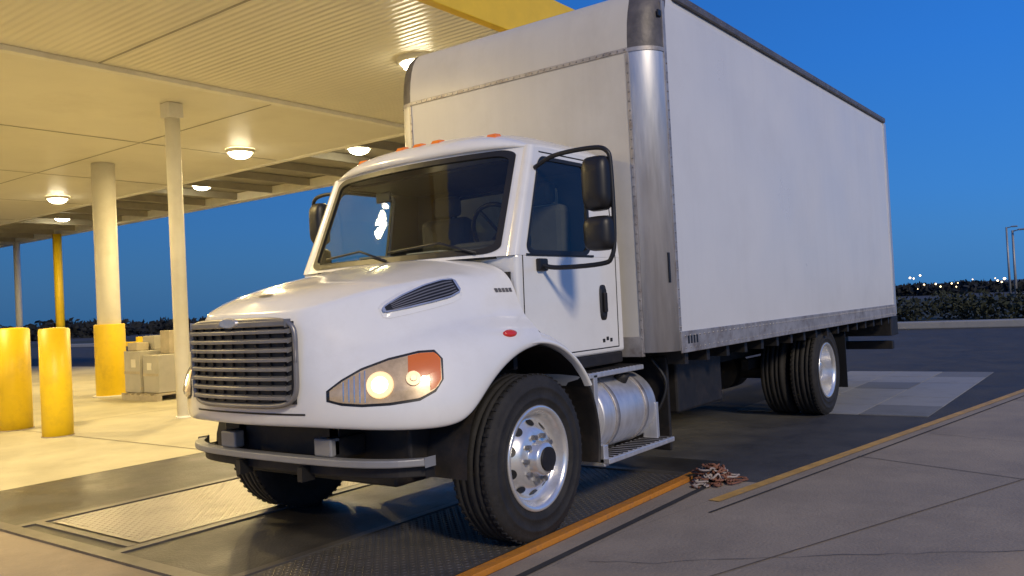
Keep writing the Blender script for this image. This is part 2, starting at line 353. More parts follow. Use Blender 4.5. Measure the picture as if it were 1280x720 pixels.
def lerp_tab(tab,t):
    for a,b in zip(tab,tab[1:]):
        if t<=b[0]:
            s=(t-a[0])/(b[0]-a[0]); return [x+(y-x)*s for x,y in zip(a[1:],b[1:])]
    return list(tab[-1][1:])
for sd_,sn in ((1,"l"),(-1,"r")):
    hl=[(0,1.11,.62,.950,.985),(.08,1.07,.69,.928,1.04),(.25,1.02,.79,.918,1.095),(.5,.95,.92,.920,1.140),(.75,.85,1.04,.935,1.168),(.92,.79,1.10,.975,1.168),(1,.75,1.12,1.035,1.12)]
    def hf(t,s,e=0,t0=0,t1=1):
        t=t0+(t1-t0)*t; x,y,a,b=lerp_tab(hl,t); z=a-e+(b-a+2*e)*s
        o=Vector((x+.35,(y+.30),z)); i=Vector((x-.45,y-.40,z)); o.y*=sd_; i.y*=sd_; return o,i
    wgrid("headlight_bezel_"+sn,lambda a,b:hf(a,b,.010),24,8,.002,M['black'])
    wgrid("headlight_housing_"+sn,lambda a,b:hf(a,b,-.004,.02,.98),24,8,.006,M['reflect'])
    wgrid("turn_signal_"+sn,lambda a,b:hf(a,.45+.55*b,-.008,.66,.97),10,6,.012,M['amber'])
    wgrid("turn_signal_low_"+sn,lambda a,b:hf(a,.02+.43*b,-.008,.86,.97),6,4,.0125,M['amber'])
    for t,rr,on in ((.42,.072,1),(.70,.040,0)):
        p,i=hf(t,.46); c=wrap(p,i,.010); n=(wrap(p,i,.05)-c).normalized()
        cyl("headlight_bowl_"+sn,c,c+n*.008,rr,M['hl_glow' if on else 'reflect'],T,r1=rr*.96)
        cyl("headlight_bulb_"+sn,c+n*.008,c+n*.016,rr*(.60 if on else .45),M['hl_on' if on else 'reflect'],T,r1=rr*.4)
    for k in range(5):
        wgrid("reflector_fin_%d_%s"%(k,sn),lambda a,b:hf(a,b,-.012,.10+.045*k,.112+.045*k),1,5,.011,M['chrome'])
    def dome(a,b):
        return .006+.028*min(1,4*a*(1-a)*2)*min(1,4*b*(1-b)*1.6)
    wgrid("headlight_lens_"+sn,lambda a,b:hf(a,b,.0),24,8,dome,M['lens'])
    vt=[(0,.275,1.47,1.52),(.06,.30,1.435,1.545),(.2,.37,1.41,1.55),(.45,.50,1.395,1.53),(.75,.66,1.385,1.485),(.93,.77,1.385,1.44),(1,.80,1.40,1.415)]
    def vf(t,s,e=0,t0=0,t1=1):
        t=t0+(t1-t0)*t; x,a,b=lerp_tab(vt,t); z=a-e+(b-a+2*e)*s
        return Vector((x+.1,1.5*sd_,z+.25)),Vector((x,.72*sd_,z-.02))
    def ridge(a,b):
        e_=min(a*8,(1-a)*8,b*3,(1-b)*3,1); return .002+.018*e_
    wgrid("vent_frame_"+sn,lambda a,b:vf(a,b,.026),30,12,ridge,M['paint'])
    wgrid("vent_rim_"+sn,lambda a,b:vf(a,b,-.002,.02,.98),24,8,.0225,M['chrome'])
    wgrid("vent_recess_"+sn,lambda a,b:vf(a,b,-.012,.06,.94),20,8,.0235,M['black'])
    for k in range(5): wgrid("vent_slat_%d_%s"%(k,sn),lambda a,b:vf(a,.14+.15*k+.06*b,0,.09,.88),16,1,.026,M['grille'])
    v=[];f=[]
    for rr,off in ((1,.003),(.9,.013),(.5,.018)):
        for k in range(20):
            a=2*math.pi*k/20; X=.20+.055*rr*math.cos(a); Z=1.225+.020*rr*math.sin(a); v.append(wrap((X,1.5*sd_,Z+.05),(X,.6*sd_,Z-.06),off))
    for q in range(2): f+=[(q*20+k,q*20+(k+1)%20,(q+1)*20+(k+1)%20,(q+1)*20+k) for k in range(20)]
    f.append(tuple(range(40,60))); mesh("side_marker_"+sn,v,f,M['red'],T,smooth=True)
    for q in range(5):
        wgrid("badge_%d_%s"%(q,sn),lambda a,b:(Vector((-.055+.026*q+.02*a,1.5*sd_,1.475+.024*b)),Vector((-.055+.026*q+.02*a,.5*sd_,1.475+.024*b))),2,2,.004,M['cast'])
    for nm,a0,a1,K,mm,thick in (("fender_tail_",84,148,12,M['paint'],1),("fender_flap_",148,194,8,M['chassis'],0)):
        v=[];f=[]
        for k in range(K+1):
            th=rad(a0+(a1-a0)*k/K); cx,cz=-.04,.5; t=k/K
            ro=(.66+.075*(1-t)**.8+.03) if thick else .685
            prof=[(.652,.80),(.652,1.16),(.662,1.180),(.680,1.178),(max(.69,ro-.015),1.12+.02*t),(max(.692,ro),1.02),(max(.692,ro),.80)] if thick else [(.652,.80),(.652,1.15),(.657,1.16),(.672,1.16),(.685,1.15),(.685,.80)]
            for rr,y in prof: v.append((cx+rr*math.cos(th),y*sd_,cz+rr*math.sin(th)))
        n=len(prof)
        for k in range(K):
            for j in range(n-1):
                q=(k*n+j,k*n+j+1,(k+1)*n+j+1,(k+1)*n+j); f.append(q if sd_<0 else q[::-1])
        mesh(nm+sn,v,f,mm,T,smooth=True,subs=1)
wgrid("hood_emblem",lambda a,b:((lambda rr,th:(Vector((1.0+.018*rr*math.sin(th),.065*rr*math.cos(th),1.8)),Vector((1.0+.018*rr*math.sin(th),.065*rr*math.cos(th),1.2))))(.05+.95*b,a*6.2832)),24,3,.006,M['cast'])
wgrid("lip_groove",lambda a,b:((lambda y:(Vector((1.6,y*1.3,.868+.010*b)),Vector((.5,y*.6,.868+.010*b))))(-.48+.96*a)),30,1,.003,M['black'])
# --- grille
def gx(y): return 1.222-.24*y*y
def gbar(y0,y1,z0,z1,xo,dep,n=16,tilt=0):
    v=[];f=[]
    for i in range(n+1):
        y=y0+(y1-y0)*i/n; x=gx(y)+xo
        v+=[(x,y,z0),(x+dep,y,z0+tilt),(x+dep,y,z1+tilt),(x,y,z1)]
    for i in range(n):
        for a in range(4):
            b=(a+1)%4; f.append((i*4+a,i*4+b,(i+1)*4+b,(i+1)*4+a))
    f+=[(0,1,2,3),(n*4+3,n*4+2,n*4+1,n*4)]
    return v,f
multi("grille_back",[gbar(-.45,.45,.93,1.37,-.005,.012)],M['black'],T)
bars=[]
for k in range(8):
    z=.962+k*.0505; hw=.425+.025*k/7; bars.append(gbar(-hw,hw,z,z+.019,.008,.028,tilt=-.008))
multi("grille_bars",bars,M['grille'],T,bevel=.003)
multi("grille_ribs",[gbar(y-.003,y+.003,.94,1.36,.006,.012,n=1) for y in np.arange(-.40,.41,.1)],M['chassis'],T)
loop=[]
for k in range(64):
    a=2*math.pi*k/64; ca,sa=math.cos(a),math.sin(a); e=.30
    yy=(.468+.014*sa)*math.copysign(abs(ca)**e,ca); zz=1.15+.232*math.copysign(abs(sa)**e,sa); loop.append((gx(yy)+.010,yy,zz))
loop.append(loop[0]); loop.append(loop[1])
tube("grille_frame",loop,.015,M['grille'],T,n=10)
multi("grille_header",[gbar(-.43,.43,1.345,1.378,.0,.034)],M['grille'],T,bevel=.006)
v=[];f=[]
for k in range(24):
    a=2*math.pi*k/24; v.append((1.252,.085*math.cos(a),1.372+.030*math.sin(a)))
for k in range(24):
    a=2*math.pi*k/24; v.append((1.264,.075*math.cos(a),1.372+.024*math.sin(a)))
f=[(k,(k+1)%24,24+(k+1)%24,24+k) for k in range(24)]+[tuple(range(24,48))]
mesh("grille_emblem",v,f,M['chrome'],T)
# --- lower front
multi("valance",[bv(.45,.74,-.84,.84,.56,.82),bv(-.1,.72,-.7,.7,.42,.60),bv(.74,.98,-.50,-.40,.60,.72),bv(.74,.98,.40,.50,.60,.72)],M['chassis'],T,bevel=.015)
def sweepbar(name,pts,hw,hh,m):
    q_=catmull(pts,5); v=[];f=[]
    for p in q_: v+=[p+Vector((-hw,0,-hh)),p+Vector((hw,0,-hh)),p+Vector((hw,0,hh)),p+Vector((-hw,0,hh))]
    for i in range(len(q_)-1):
        for a in range(4): b=(a+1)%4; f.append((i*4+a,i*4+b,(i+1)*4+b,(i+1)*4+a))
    f+=[(0,1,2,3),tuple(len(v)-1-k for k in range(4))]
    return mesh(name,v,f,m,T,bevel=.007)
sweepbar("front_bumper_bar",[(.78,-1.02,.60),(.90,-.88,.60),(.98,-.65,.60),(1.01,-.3,.60),(1.015,0,.60),(1.01,.3,.60),(.98,.65,.60),(.90,.88,.60),(.78,1.02,.60)],.035,.020,M['pole'])
sweepbar("bumper_lower_lip",[(.74,-.98,.545),(.86,-.84,.545),(.93,-.6,.545),(.96,0,.545),(.93,.6,.545),(.86,.84,.545),(.74,.98,.545)],.03,.03,M['chassis'])
multi("bumper_bracket",[bv(.93,1.0,.36,.50,.622,.72),bv(.93,1.0,-.50,-.36,.622,.72)],M['pole'],T,bevel=.01)
multi("tow_hook",[bv(.95,1.04,.26,.30,.48,.56),bv(.95,1.04,-.30,-.26,.48,.56)],M['black'],T)
# --- cab lower body
def prism(name,poly,y0,y1,m,bevel):
    n=len(poly); v=[(x,y0,z) for x,z in poly]+[(x,y1,z) for x,z in poly]
    f=[(i,(i+1)%n,n+(i+1)%n,n+i) for i in range(n)]+[tuple(range(n))[::-1],tuple(range(n,2*n))]
    o=mesh(name,v,f,m,T,bevel=bevel,segs=3)
    bm=bmesh.new(); bm.from_mesh(o.data); bmesh.ops.recalc_face_normals(bm,faces=bm.faces); bm.to_mesh(o.data); bm.free(); return o
prism("cab_lower_body",[(-.10,1.715),(-.09,1.25),(-.35,1.14),(-.58,1.02),(-1.38,1.02),(-1.38,1.715)],-1.0,1.0,M['paint'],.025)
def panel(tag,q,ml,mr,mb,mt,rho,bul,frame_m=M['paint'],gask=.022):
    q=[Vector(p) for p in q]; bul=Vector(bul)
    nrm=(q[1]-q[0]).cross(q[3]-q[0]).normalized()
    def P(u_,v_,off=0):
        p=(q[0]*(1-u_)+q[1]*u_)*(1-v_)+(q[3]*(1-u_)+q[2]*u_)*v_
        return p+bul*(4*u_*(1-u_))+nrm*off
    rs=[]
    for cx,cy,a0 in ((1,1,0),(-1,1,90),(-1,-1,180),(1,-1,270)):
        for k in range(9):
            a=rad(a0+90*k/8); rs.append(((1-rho)*cx+rho*math.cos(a),(1-rho)*cy+rho*math.sin(a)))
        nx=rs[-1]; nxt={0:(-(1-rho),1),90:(-1,-(1-rho)),180:(1-rho,-1),270:(1,1-rho)}[a0]
        for k in range(1,10): rs.append((nx[0]+(nxt[0]-nx[0])*k/10,nx[1]+(nxt[1]-nx[1])*k/10))
    uc=(ml+1-mr)/2; uh=(1-mr-ml)/2; vc=(mb+1-mt)/2; vh=(1-mt-mb)/2
    outer=[]
    for s_,t_ in rs:
        k=max(abs(s_),abs(t_)); outer.append(P((s_/k+1)/2,(t_/k+1)/2))
    inn=[P(uc+uh*s_,vc+vh*t_) for s_,t_ in rs]
    Wd=(q[1]-q[0]).length*uh; Hd=(q[3]-q[0]).length*vh
    su=1-gask/Wd; sv=1-gask/Hd
    n=len(rs)
    inb=[p-nrm*.03 for p in inn]
    mesh(tag+"_frame",outer+inn+inb,[(i,(i+1)%n,n+(i+1)%n,n+i) for i in range(n)]+[(n+i,n+(i+1)%n,2*n+(i+1)%n,2*n+i) for i in range(n)],frame_m,T)
    mesh(tag+"_lining",[p-nrm*.035 for p in outer]+[p-nrm*.035 for p in inn],[(i,(i+1)%n,n+(i+1)%n,n+i) for i in range(n)],M['interior'],T)
    g0=[P(uc+uh*s_*1.012,vc+vh*t_*1.012,.004) for s_,t_ in rs]; g1=[P(uc+uh*s_*su,vc+vh*t_*sv,.002) for s_,t_ in rs]; g2=[p-nrm*.02 for p in g1]
    mesh(tag+"_gasket",g0+g1+g2,[(i,(i+1)%n,n+(i+1)%n,n+i) for i in range(n)]+[(n+i,n+(i+1)%n,2*n+(i+1)%n,2*n+i) for i in range(n)],M['black'],T)
    v=[];f=[]; R_=[1.0,.8,.6,.4,.2]
    for k in R_: v+=[P(uc+uh*s_*k,vc+vh*t_*k,-.008) for s_,t_ in rs]
    for a in range(len(R_)-1): f+=[(a*n+i,a*n+(i+1)%n,(a+1)*n+(i+1)%n,(a+1)*n+i) for i in range(n)]
    v.append(P(uc,vc,-.008)); f+=[(4*n+i,4*n+(i+1)%n,5*n) for i in range(n)]
    mesh(tag+"_glass",v,f,M['glass'],T,smooth=True)
WB=Vector((-.09,.93,1.70)); WT=Vector((-.40,.885,2.43))
fl=lambda p:Vector((p.x,-p.y,p.z))
panel("windshield",[fl(WB),WB,WT,fl(WT)],.028,.028,.03,.035,.15,(.14,0,0),gask=.035)
SB=Vector((-.13,1.0,1.70)); ST=Vector((-.44,.945,2.42)); RB=Vector((-1.36,1.0,1.70)); RT=Vector((-1.34,.945,2.42))
panel("side_l",[SB,RB,RT,ST],.05,.325,.02,.09,.2,(0,0,0))
panel("side_r",[fl(RB),fl(SB),fl(ST),fl(RT)],.325,.05,.02,.09,.2,(0,0,0))
panel("rear",[RB,fl(RB),fl(RT),RT],.22,.22,.25,.15,.2,(0,0,0))
for s_,sn in ((1,'l'),(-1,'r')):
    v=[];f=[]
    for k in range(9):
        t=k/8; a=WB.lerp(WT,t); b=SB.lerp(ST,t); m_=(a+b)/2+Vector((.022,.022,0))
        for p in (a,(a+m_)/2+Vector((.006,.0,0)),m_,(m_+b)/2+Vector((0,.006,0)),b): v.append((p.x,p.y*s_,p.z))
    for k in range(8):
        for j in range(4):
            q=(k*5+j,k*5+j+1,(k+1)*5+j+1,(k+1)*5+j); f.append(q if s_>0 else q[::-1])
    mesh("a_pillar_"+sn,v,f,M['paint'],T,smooth=True)
v=[];f=[]; NU,NV=32,24
def sm(t): t=max(0,min(1,t)); return math.sqrt(max(0,1-(1-t)**2))
for i in range(NU+1):
    uu=-1+2*i/NU
    for j in range(NV+1):
        vv=(j/NV)**1.5
        y=uu*.95
        fx=-.385+.145*(1-(uu*.95)**2)-.05*abs(uu)**6
        x=fx+(-1.37-fx)*vv
        h=.145*(1-abs(uu)**3.4)*sm(vv/.45) + .03*sm(vv/.1)*(1-abs(uu)**8)
        if vv>.9: h*=sm((1-vv)/.1*1.0)*.4+.6
        v.append((x,y,2.415+h+.015*(1-abs(uu)**6)))
for i in range(NU):
    for j in range(NV):
        k=i*(NV+1)+j; f.append((k,k+NV+1,k+NV+2,k+1))
rbvh=BVHTree.FromPolygons([Vector(p) for p in v],f)
rf=mesh("cab_roof",v,f,M['paint'],T,smooth=True); sol=rf.modifiers.new("s",'SOLIDIFY'); sol.thickness=.03; sol.offset=-1
box("headliner",-1.3,-.5,-.88,.88,2.36,2.38,M['interior'],T)
for y in (-.62,-.17,0,.17,.62):
    fx=-.385+.145*(1-y*y)-.12
    z0=wrap((fx,y,3),(fx,y,2),0,rbvh).z
    mesh("roof_marker",[(fx+.04,y-.045,z0-.035),(fx+.04,y+.045,z0-.035),(fx-.05,y+.045,z0-.01),(fx-.05,y-.045,z0-.01),(fx+.015,y-.035,z0+.014),(fx+.015,y+.035,z0+.014),(fx-.04,y+.035,z0+.018),(fx-.04,y-.035,z0+.018)],
     [(0,1,5,4),(1,2,6,5),(2,3,7,6),(3,0,4,7),(4,5,6,7)],M['amber'],T,bevel=.006)
for s_,sn in ((1,'l'),(-1,'r')):
    y=1.001*s_
    def sline(nm,pts,wd=.008):
        multi(nm,[tubeverts([(a[0],y,a[1]),(b[0],y,b[1])],wd/2,6) for a,b in zip(pts,pts[1:])],M['black'],T)
    sline("door_seam_"+sn,[(-.16,1.70),(-.15,1.30),(-.40,1.16),(-.62,1.06),(-1.29,1.06),(-1.30,1.70)])
    multi("door_upper_seam_"+sn,[tubeverts([(-1.30,1.0*s_,1.70),(-1.29,.948*s_,2.38)],.005,6),tubeverts([(-.47,.947*s_,2.385),(-1.29,.948*s_,2.385)],.005,6)],M['black'],T)
    v=[];n=24
    for k in range(n):
        a=2*math.pi*k/n; ca,sa=math.cos(a),math.sin(a); e=.5
        v.append((-1.10+.05*math.copysign(abs(ca)**e,ca),1.002*s_,1.38+.125*math.copysign(abs(sa)**e,sa)))
    v+=[((p[0]+1.10)*.75-1.10,1.012*s_,(p[2]-1.38)*.8+1.38) for p in v[:n]]
    f=[(k,(k+1)%n,n+(k+1)%n,n+k) for k in range(n)]+[tuple(range(n,2*n))]
    mesh("door_handle_"+sn,v,f,M['black'],T)
    box("handle_grip_"+sn,-1.12,-1.08,min(1.012*s_,1.03*s_),max(1.012*s_,1.03*s_),1.31,1.45,M['chassis'],T,bevel=.008)
    multi("door_sticker_"+sn,[bv(-1.20+.05*k,-1.17+.05*k,min(1.0005*s_,1.003*s_),max(1.0005*s_,1.003*s_),1.10+.012*(k%2),1.125+.012*(k%2)) for k in range(3)],M['black'],T)
    box("cab_sill_"+sn,-1.36,-.66,min(.93*s_,.99*s_),max(.93*s_,.99*s_),.94,1.02,M['chassis'],T,bevel=.01)
    multi("window_belt_"+sn,[bv(-1.0,-.2,min(.999*s_,1.006*s_),max(.999*s_,1.006*s_),1.697,1.712)],M['black'],T,bevel=.002)
    mx_=-.42; my=(1.40 if s_>0 else -1.17); dy=my-1.40*s_
    arm=[(-.40,.955*s_,2.27),(-.42,1.10*s_+dy*.5,2.33),(-.43,1.36*s_+dy,2.34),(-.44,1.47*s_+dy,2.31),(-.45,1.49*s_+dy,2.2),(-.45,1.49*s_+dy,1.8),(-.44,1.47*s_+dy,1.66),(-.43,1.40*s_+dy,1.62),(-.38,1.12*s_+dy*.4,1.615),(-.34,1.0*s_,1.64)]
    tube("mirror_arm_"+sn,arm,.015,M['black'],T,curve=5)
    def mir(nm,z0,z1,wd):
        v=[];f=[]; n=28; cz=(z0+z1)/2; hz=(z1-z0)/2
        for lay,(xo,sc) in enumerate(((-.05,.93),(-.03,1),(.02,.97),(.05,.8),(.062,.45))):
            for k in range(n):
                a=2*math.pi*k/n; ca,sa=math.cos(a),math.sin(a); e=.45
                v.append((mx_+xo,my+wd*sc*math.copysign(abs(ca)**e,ca),cz+hz*sc*math.copysign(abs(sa)**e,sa)))
        for a in range(4):
            f+=[(a*n+k,a*n+(k+1)%n,(a+1)*n+(k+1)%n,(a+1)*n+k) for k in range(n)]
        f+=[tuple(range(n))[::-1],tuple(range(4*n,5*n))]
        mesh(nm,v,f,M['black'],T,smooth=True)
        box(nm+"_glass",mx_-.055,mx_-.051,my-wd*.8,my+wd*.8,cz-hz*.85,cz+hz*.85,M['chrome'],T)
    mir("mirror_upper_"+sn,1.945,2.285,.095 if s_>0 else .075); mir("mirror_lower_"+sn,1.70,1.915,.10 if s_>0 else .075)
    box("mirror_mount_"+sn,-.40,-.30,min(.995*s_,1.03*s_),max(.995*s_,1.03*s_),1.60,1.68,M['black'],T,bevel=.01)
multi("dashboard",[bv(-.48,-.14,-.88,.88,1.60,1.775),bv(-.55,-.42,.2,.72,1.6,1.84)],M['interior'],T,bevel=.03)
st=[]
for k in range(33):
    a=2*math.pi*k/32; c=Vector((-.66,.46,1.90)); st.append(c+Vector((.10*math.sin(a),.23*math.cos(a),.20*math.sin(a))))
tube("steering_wheel",st,.016,M['black'],T); tube("steering_column",[(-.66,.46,1.90),(-.5,.46,1.78)],.03,M['black'],T)
for k in (0,2.1,4.2): tube("wheel_spoke",[(-.66,.46,1.90),(-.66+.1*math.sin(k),.46+.23*math.cos(k),1.90+.2*math.sin(k))],.012,M['black'],T)
box("cab_floor_cover",-1.36,-.15,-.98,.98,1.712,1.722,M['interior'],T)
for y in (-.46,.46):
    multi("seat",[bv(-1.22,-1.08,y-.24,y+.24,1.6,2.12)],M['seat'],T,bevel=.05); box("headrest",-1.21,-1.11,y-.13,y+.13,2.13,2.30,M['seat'],T,bevel=.04)
box("rearview_mirror",-.42,-.40,-.5,-.35,2.2,2.28,M['black'],T,bevel=.01)
box("dash_papers",-.36,-.18,.0,.3,1.777,1.785,M['cabinet'],T); box("dash_papers_2",-.3,-.16,-.45,-.25,1.777,1.79,M['patch'],T)
def wsP(u_,v_):
    q=[fl(WB),WB,WT,fl(WT)]; return (q[0]*(1-u_)+q[1]*u_)*(1-v_)+(q[3]*(1-u_)+q[2]*u_)*v_+Vector((.14,0,0))*(4*u_*(1-u_))
wn=Vector((.91,0,.41))
for a,b in (((.52,.03),(.14,.12)),((.90,.03),(.52,.11))):
    tube("wiper",[wsP(*a)+wn*.02,wsP(a[0]*.6+b[0]*.4,.14)+wn*.03,wsP(*b)+wn*.012],.008,M['black'],T)
box("engine",-.1,.90,-.45,.45,.60,1.30,M['chassis'],T)
box("firewall",-.12,-.08,-.95,.95,1.0,1.6,M['chassis'],T)
for s_ in (1,-1):
    box("inner_fender",-.75,.62,min(.62*s_,.66*s_),max(.62*s_,.66*s_),.62,1.25,M['chassis'],T)
    v=[];f=[]
    for k in range(17):
        th=rad(-2+190*k/16)
        for y in (.66,1.13): v.append((-.04+.66*math.cos(th),y*s_,.5+.645*math.sin(th)))
    f=[(2*k,2*k+1,2*k+3,2*k+2) for k in range(16)]
    mesh("wheel_well_liner",v,f,M['chassis'],T,smooth=True)
# --- wheels
tp=[(.285,-.12),(.33,-.137),(.40,-.145),(.45,-.138),(.478,-.125),(.488,-.11)]
for y in (-.075,-.03,.03,.075): tp+=[(.49,y-.009),(.477,y-.006),(.477,y+.006),(.49,y+.009)]
tp+=[(.488,.11),(.478,.125),(.45,.138),(.425,.142),(.422,.146),(.41,.1465),(.407,.1435),(.36,.141),(.357,.145),(.345,.144),(.342,.139),(.31,.13),(.285,.12)]
def wheel(x,y,s_,front):
    c=(x,y,.49); nm="front" if front else "rear"
    lathe(nm+"_tire",tp,c,M['tire'],T,n=72,side=s_)
    parts=[]
    for k in range(60):
        a=2*math.pi*k/60
        for y0,y1 in ((-.118,-.088),(.088,.118)):
            vv=[]
            for da in (-.018,.018):
                for rr in (.484,.495):
                    for yy in (y0,y1):
                        vv.append((x+rr*math.cos(a+da),y+yy*s_,.49+rr*math.sin(a+da)))
            parts.append((vv,[(0,1,3,2),(4,6,7,5),(0,4,5,1),(2,3,7,6),(0,2,6,4),(1,5,7,3)]))
    multi(nm+"_tread",parts,M['tire'],T)
    if front:
        pr=[(.285,.115),(.305,.122),(.31,.135),(.300,.142),(.283,.138),(.272,.118),(.262,.09),(.25,.068),(.235,.058),(.215,.066),(.19,.092),(.170,.112),(.155,.120),(.105,.122),(.10,.125),(.098,.175),(.088,.188),(.06,.193),(.0,.194)]
    else:
        pr=[(.285,.115),(.305,.122),(.31,.135),(.300,.142),(.283,.138),(.272,.10),(.262,.0),(.24,-.05),(.2,-.065),(.17,-.07),(.125,-.07),(.12,.03),(.105,.06),(.06,.07),(.0,.07)]
    lathe(nm+"_rim",pr,c,M['chrome'],T,n=64,side=s_)
    parts=[];holes=[];Rn=.132; ny=.121 if front else -.068
    for k in range(10):
        a=2*math.pi*k/10; cx,cz=x+Rn*math.cos(a),.49+Rn*math.sin(a)
        vv=[]
        for yy in (ny-.005,ny+.03):
            for h in range(6): b=math.pi*h/3; vv.append((cx+.016*math.cos(b),y+yy*s_,cz+.016*math.sin(b)))
        parts.append((vv,[(h,(h+1)%6,6+(h+1)%6,6+h) for h in range(6)]+[tuple(range(6,12))]))
        a+=math.pi/10; hr=.208; tx,tz=-math.sin(a),math.cos(a); rx,rz=math.cos(a),math.sin(a)
        yb=.078 if front else -.055; vv=[]
        for h in range(14):
            b=2*math.pi*h/14; tt=.030*math.cos(b); q=.019*math.sin(b)
            vv.append((x+(hr+q)*rx+tt*tx,y+(yb-(q*1.1 if front else 0))*s_,.49+(hr+q)*rz+tt*tz))
        holes.append((vv,[tuple(range(14))]))
    multi(nm+"_lug_nuts",parts,M['rivet'],T); multi(nm+"_hand_holes",holes,M['black'],T)
    if front:
        cyl("hub_cap",(x,y+.185*s_,.49),(x,y+.205*s_,.49),.070,M['chassis'],T,n=20)
wheel(0,1.03,1,True); wheel(0,-1.03,-1,True)
XR=-5.57
for s_ in (1,-1):
    wheel(XR,1.06*s_,s_,False); lathe("rear_inner_tire",tp,(XR,.73*s_,.49),M['tire'],T,side=s_)
cyl("front_axle",(0,-.95,.47),(0,.95,.47),.07,M['chassis'],T); cyl("rear_axle",(XR,-.95,.49),(XR,.95,.49),.10,M['chassis'],T)
cyl("differential",(XR+.2,0,.49),(XR-.2,0,.49),.22,M['chassis'],T)
multi("frame_rails",[bv(-8.3,.90,.38,.46,.68,.93),bv(-8.3,.90,-.46,-.38,.68,.93)]+[bv(x,x+.08,-.38,.38,.72,.9) for x in (-7.8,-6.5,-4.6,-3.4,-2.3)],M['chassis'],T)
multi("leaf_springs",[bv(-.6,.6,.5*s_-.04,.5*s_+.04,.50,.58) for s_ in (1,-1)]+[bv(XR-.65,XR+.65,.5*s_-.04,.5*s_+.04,.55,.66) for s_ in (1,-1)],M['chassis'],T)
cyl("driveshaft",(-.6,0,.6),(XR,0,.55),.05,M['chassis'],T)
cyl("fuel_tank",(-.84,.86,.60),(-1.62,.86,.60),.255,M['alu'],T,n=48,bevel=.03)
for x in (-1.0,-1.42): cyl("tank_strap",(x,.86,.60),(x-.05,.86,.60),.262,M['rail'],T,n=48)
cyl("tank_cap",(-1.30,.98,.80),(-1.30,1.02,.87),.05,M['chassis'],T)
def stepp(nm,x0,x1,y0,y1,z):
    multi(nm,[bv(x0,x1,y0,y1,z,z+.035)],M['alu'],T,bevel=.006)
    multi(nm+"_grip",[bv(x0+.02+i*(x1-x0-.04)/14,x0+.035+i*(x1-x0-.04)/14,y0+.02,y1-.02,z+.035,z+.042) for i in range(14)],M['chassis'],T)
stepp("upper_step",-1.50,-.74,.86,1.08,.875); stepp("lower_step",-1.70,-.74,.98,1.20,.32)
multi("step_bracket",[bv(-.84,-.79,1.0,1.08,.33,.90),bv(-1.62,-1.58,1.0,1.12,.30,.62),bv(-.80,-.74,.90,1.16,.30,.44)],M['alu'],T,bevel=.006)
box("battery_box",-1.6,-.85,-1.1,-.6,.35,.85,M['chassis'],T,bevel=.03)
cyl("air_tank",(-1.9,.75,.62),(-2.7,.75,.62),.15,M['chassis'],T); box("mud_flap",-1.86,-1.83,.60,1.10,.22,.94,M['chassis'],T,bevel=.008)
box("toolbox",-3.1,-2.2,.55,1.0,.45,.93,M['chassis'],T,bevel=.02)
tube("air_hose",[(-1.75,1.0,.95),(-1.8,1.1,.75),(-1.76,1.05,.55),(-1.7,.95,.45)],.014,M['black'],T,curve=5)
cyl("exhaust",(-1.5,-.7,.5),(-3.0,-.7,.5),.12,M['rail'],T)
for s_ in (1,-1):
    box("rear_mud_flap",XR-.75,XR-.73,min(.6*s_,1.2*s_),max(.6*s_,1.2*s_),.22,.95,M['black'],T)
# --- cargo box
xb=-1.6703; XE=-8.4447; ZB,ZT,ZS=.9954,3.7002,3.2335; Rr=.2; YL=1.30
outl=[(XE,-YL),(xb,-YL)]+[(xb+Rr*math.sin(rad(90*k/8)),-YL+Rr-Rr*math.cos(rad(90*k/8))) for k in range(1,9)]+[(xb+Rr,0)]+[(xb+Rr*math.sin(rad(90*k/8)),YL-Rr+Rr*math.cos(rad(90*k/8))) for k in range(8,-1,-1)]+[(XE,YL)]
lv=[(ZB,0),(ZS,0)]+[(ZS+(ZT-ZS)*math.sin(rad(a)),.17*(1-math.cos(rad(a)))) for a in (12,25,38,50,62,74,83,90)]
n=len(outl); v=[];f=[];fm=[]
for z,sb_ in lv:
    for i,(x,y) in enumerate(outl):
        e=0 if i in (0,n-1) else sb_
        ins=.03*max(0,(z-3.62)/.08)
        v.append((x-e,y*(1-ins/1.3),z))
for k in range(len(lv)-1):
    for i in range(n-1):
        f.append((k*n+i,k*n+i+1,(k+1)*n+i+1,(k+1)*n+i))
        if i in (0,n-2): mi=0
        elif 1<=i<=8 or n-10<=i<=n-3: mi=2 if k==0 else 3
        else: mi=1
        fm.append(mi)
f.append(tuple((len(lv)-1)*n+i for i in range(n))); fm.append(0)
f.append(tuple(range(n))[::-1]); fm.append(4)
f.append(tuple([k*n for k in range(len(lv))]+[k*n+n-1 for k in range(len(lv)-1,-1,-1)])); fm.append(0)
cb=mesh("cargo_body",v,f,None,T,mats=[M['boxside'],M['boxfront'],M['alu'],M['cast'],M['chassis']],fm=fm)
for p in cb.data.polygons:
    p.use_smooth = p.material_index in (2,3) or (p.material_index==1 and p.center.z>ZS)
multi("bottom_rail",[bv(XE,xb+.0,YL+.001,YL+.016,ZB-.02,1.135),bv(XE,xb,-YL-.016,-YL-.001,ZB-.02,1.135)],M['rail'],T,bevel=.004)
multi("top_rail",[bv(XE-.01,xb-.19,YL-.02,YL+.02,3.655,3.715),bv(XE-.01,xb-.19,-YL-.02,-YL+.02,3.655,3.715)],M['cast'],T,bevel=.006)
multi("rear_frame",[bv(XE-.05,XE+.06,YL-.03,YL+.012,ZB,3.64),bv(XE-.05,XE+.06,-YL-.012,-YL+.03,ZB,3.64),bv(XE-.05,XE,-YL,YL,3.55,3.7)],M['alu'],T,bevel=.005)
multi("front_sill",[bv(xb+.17,xb+Rr+.012,-1.1,1.1,ZB-.03,ZB+.12)],M['rail'],T,bevel=.005)
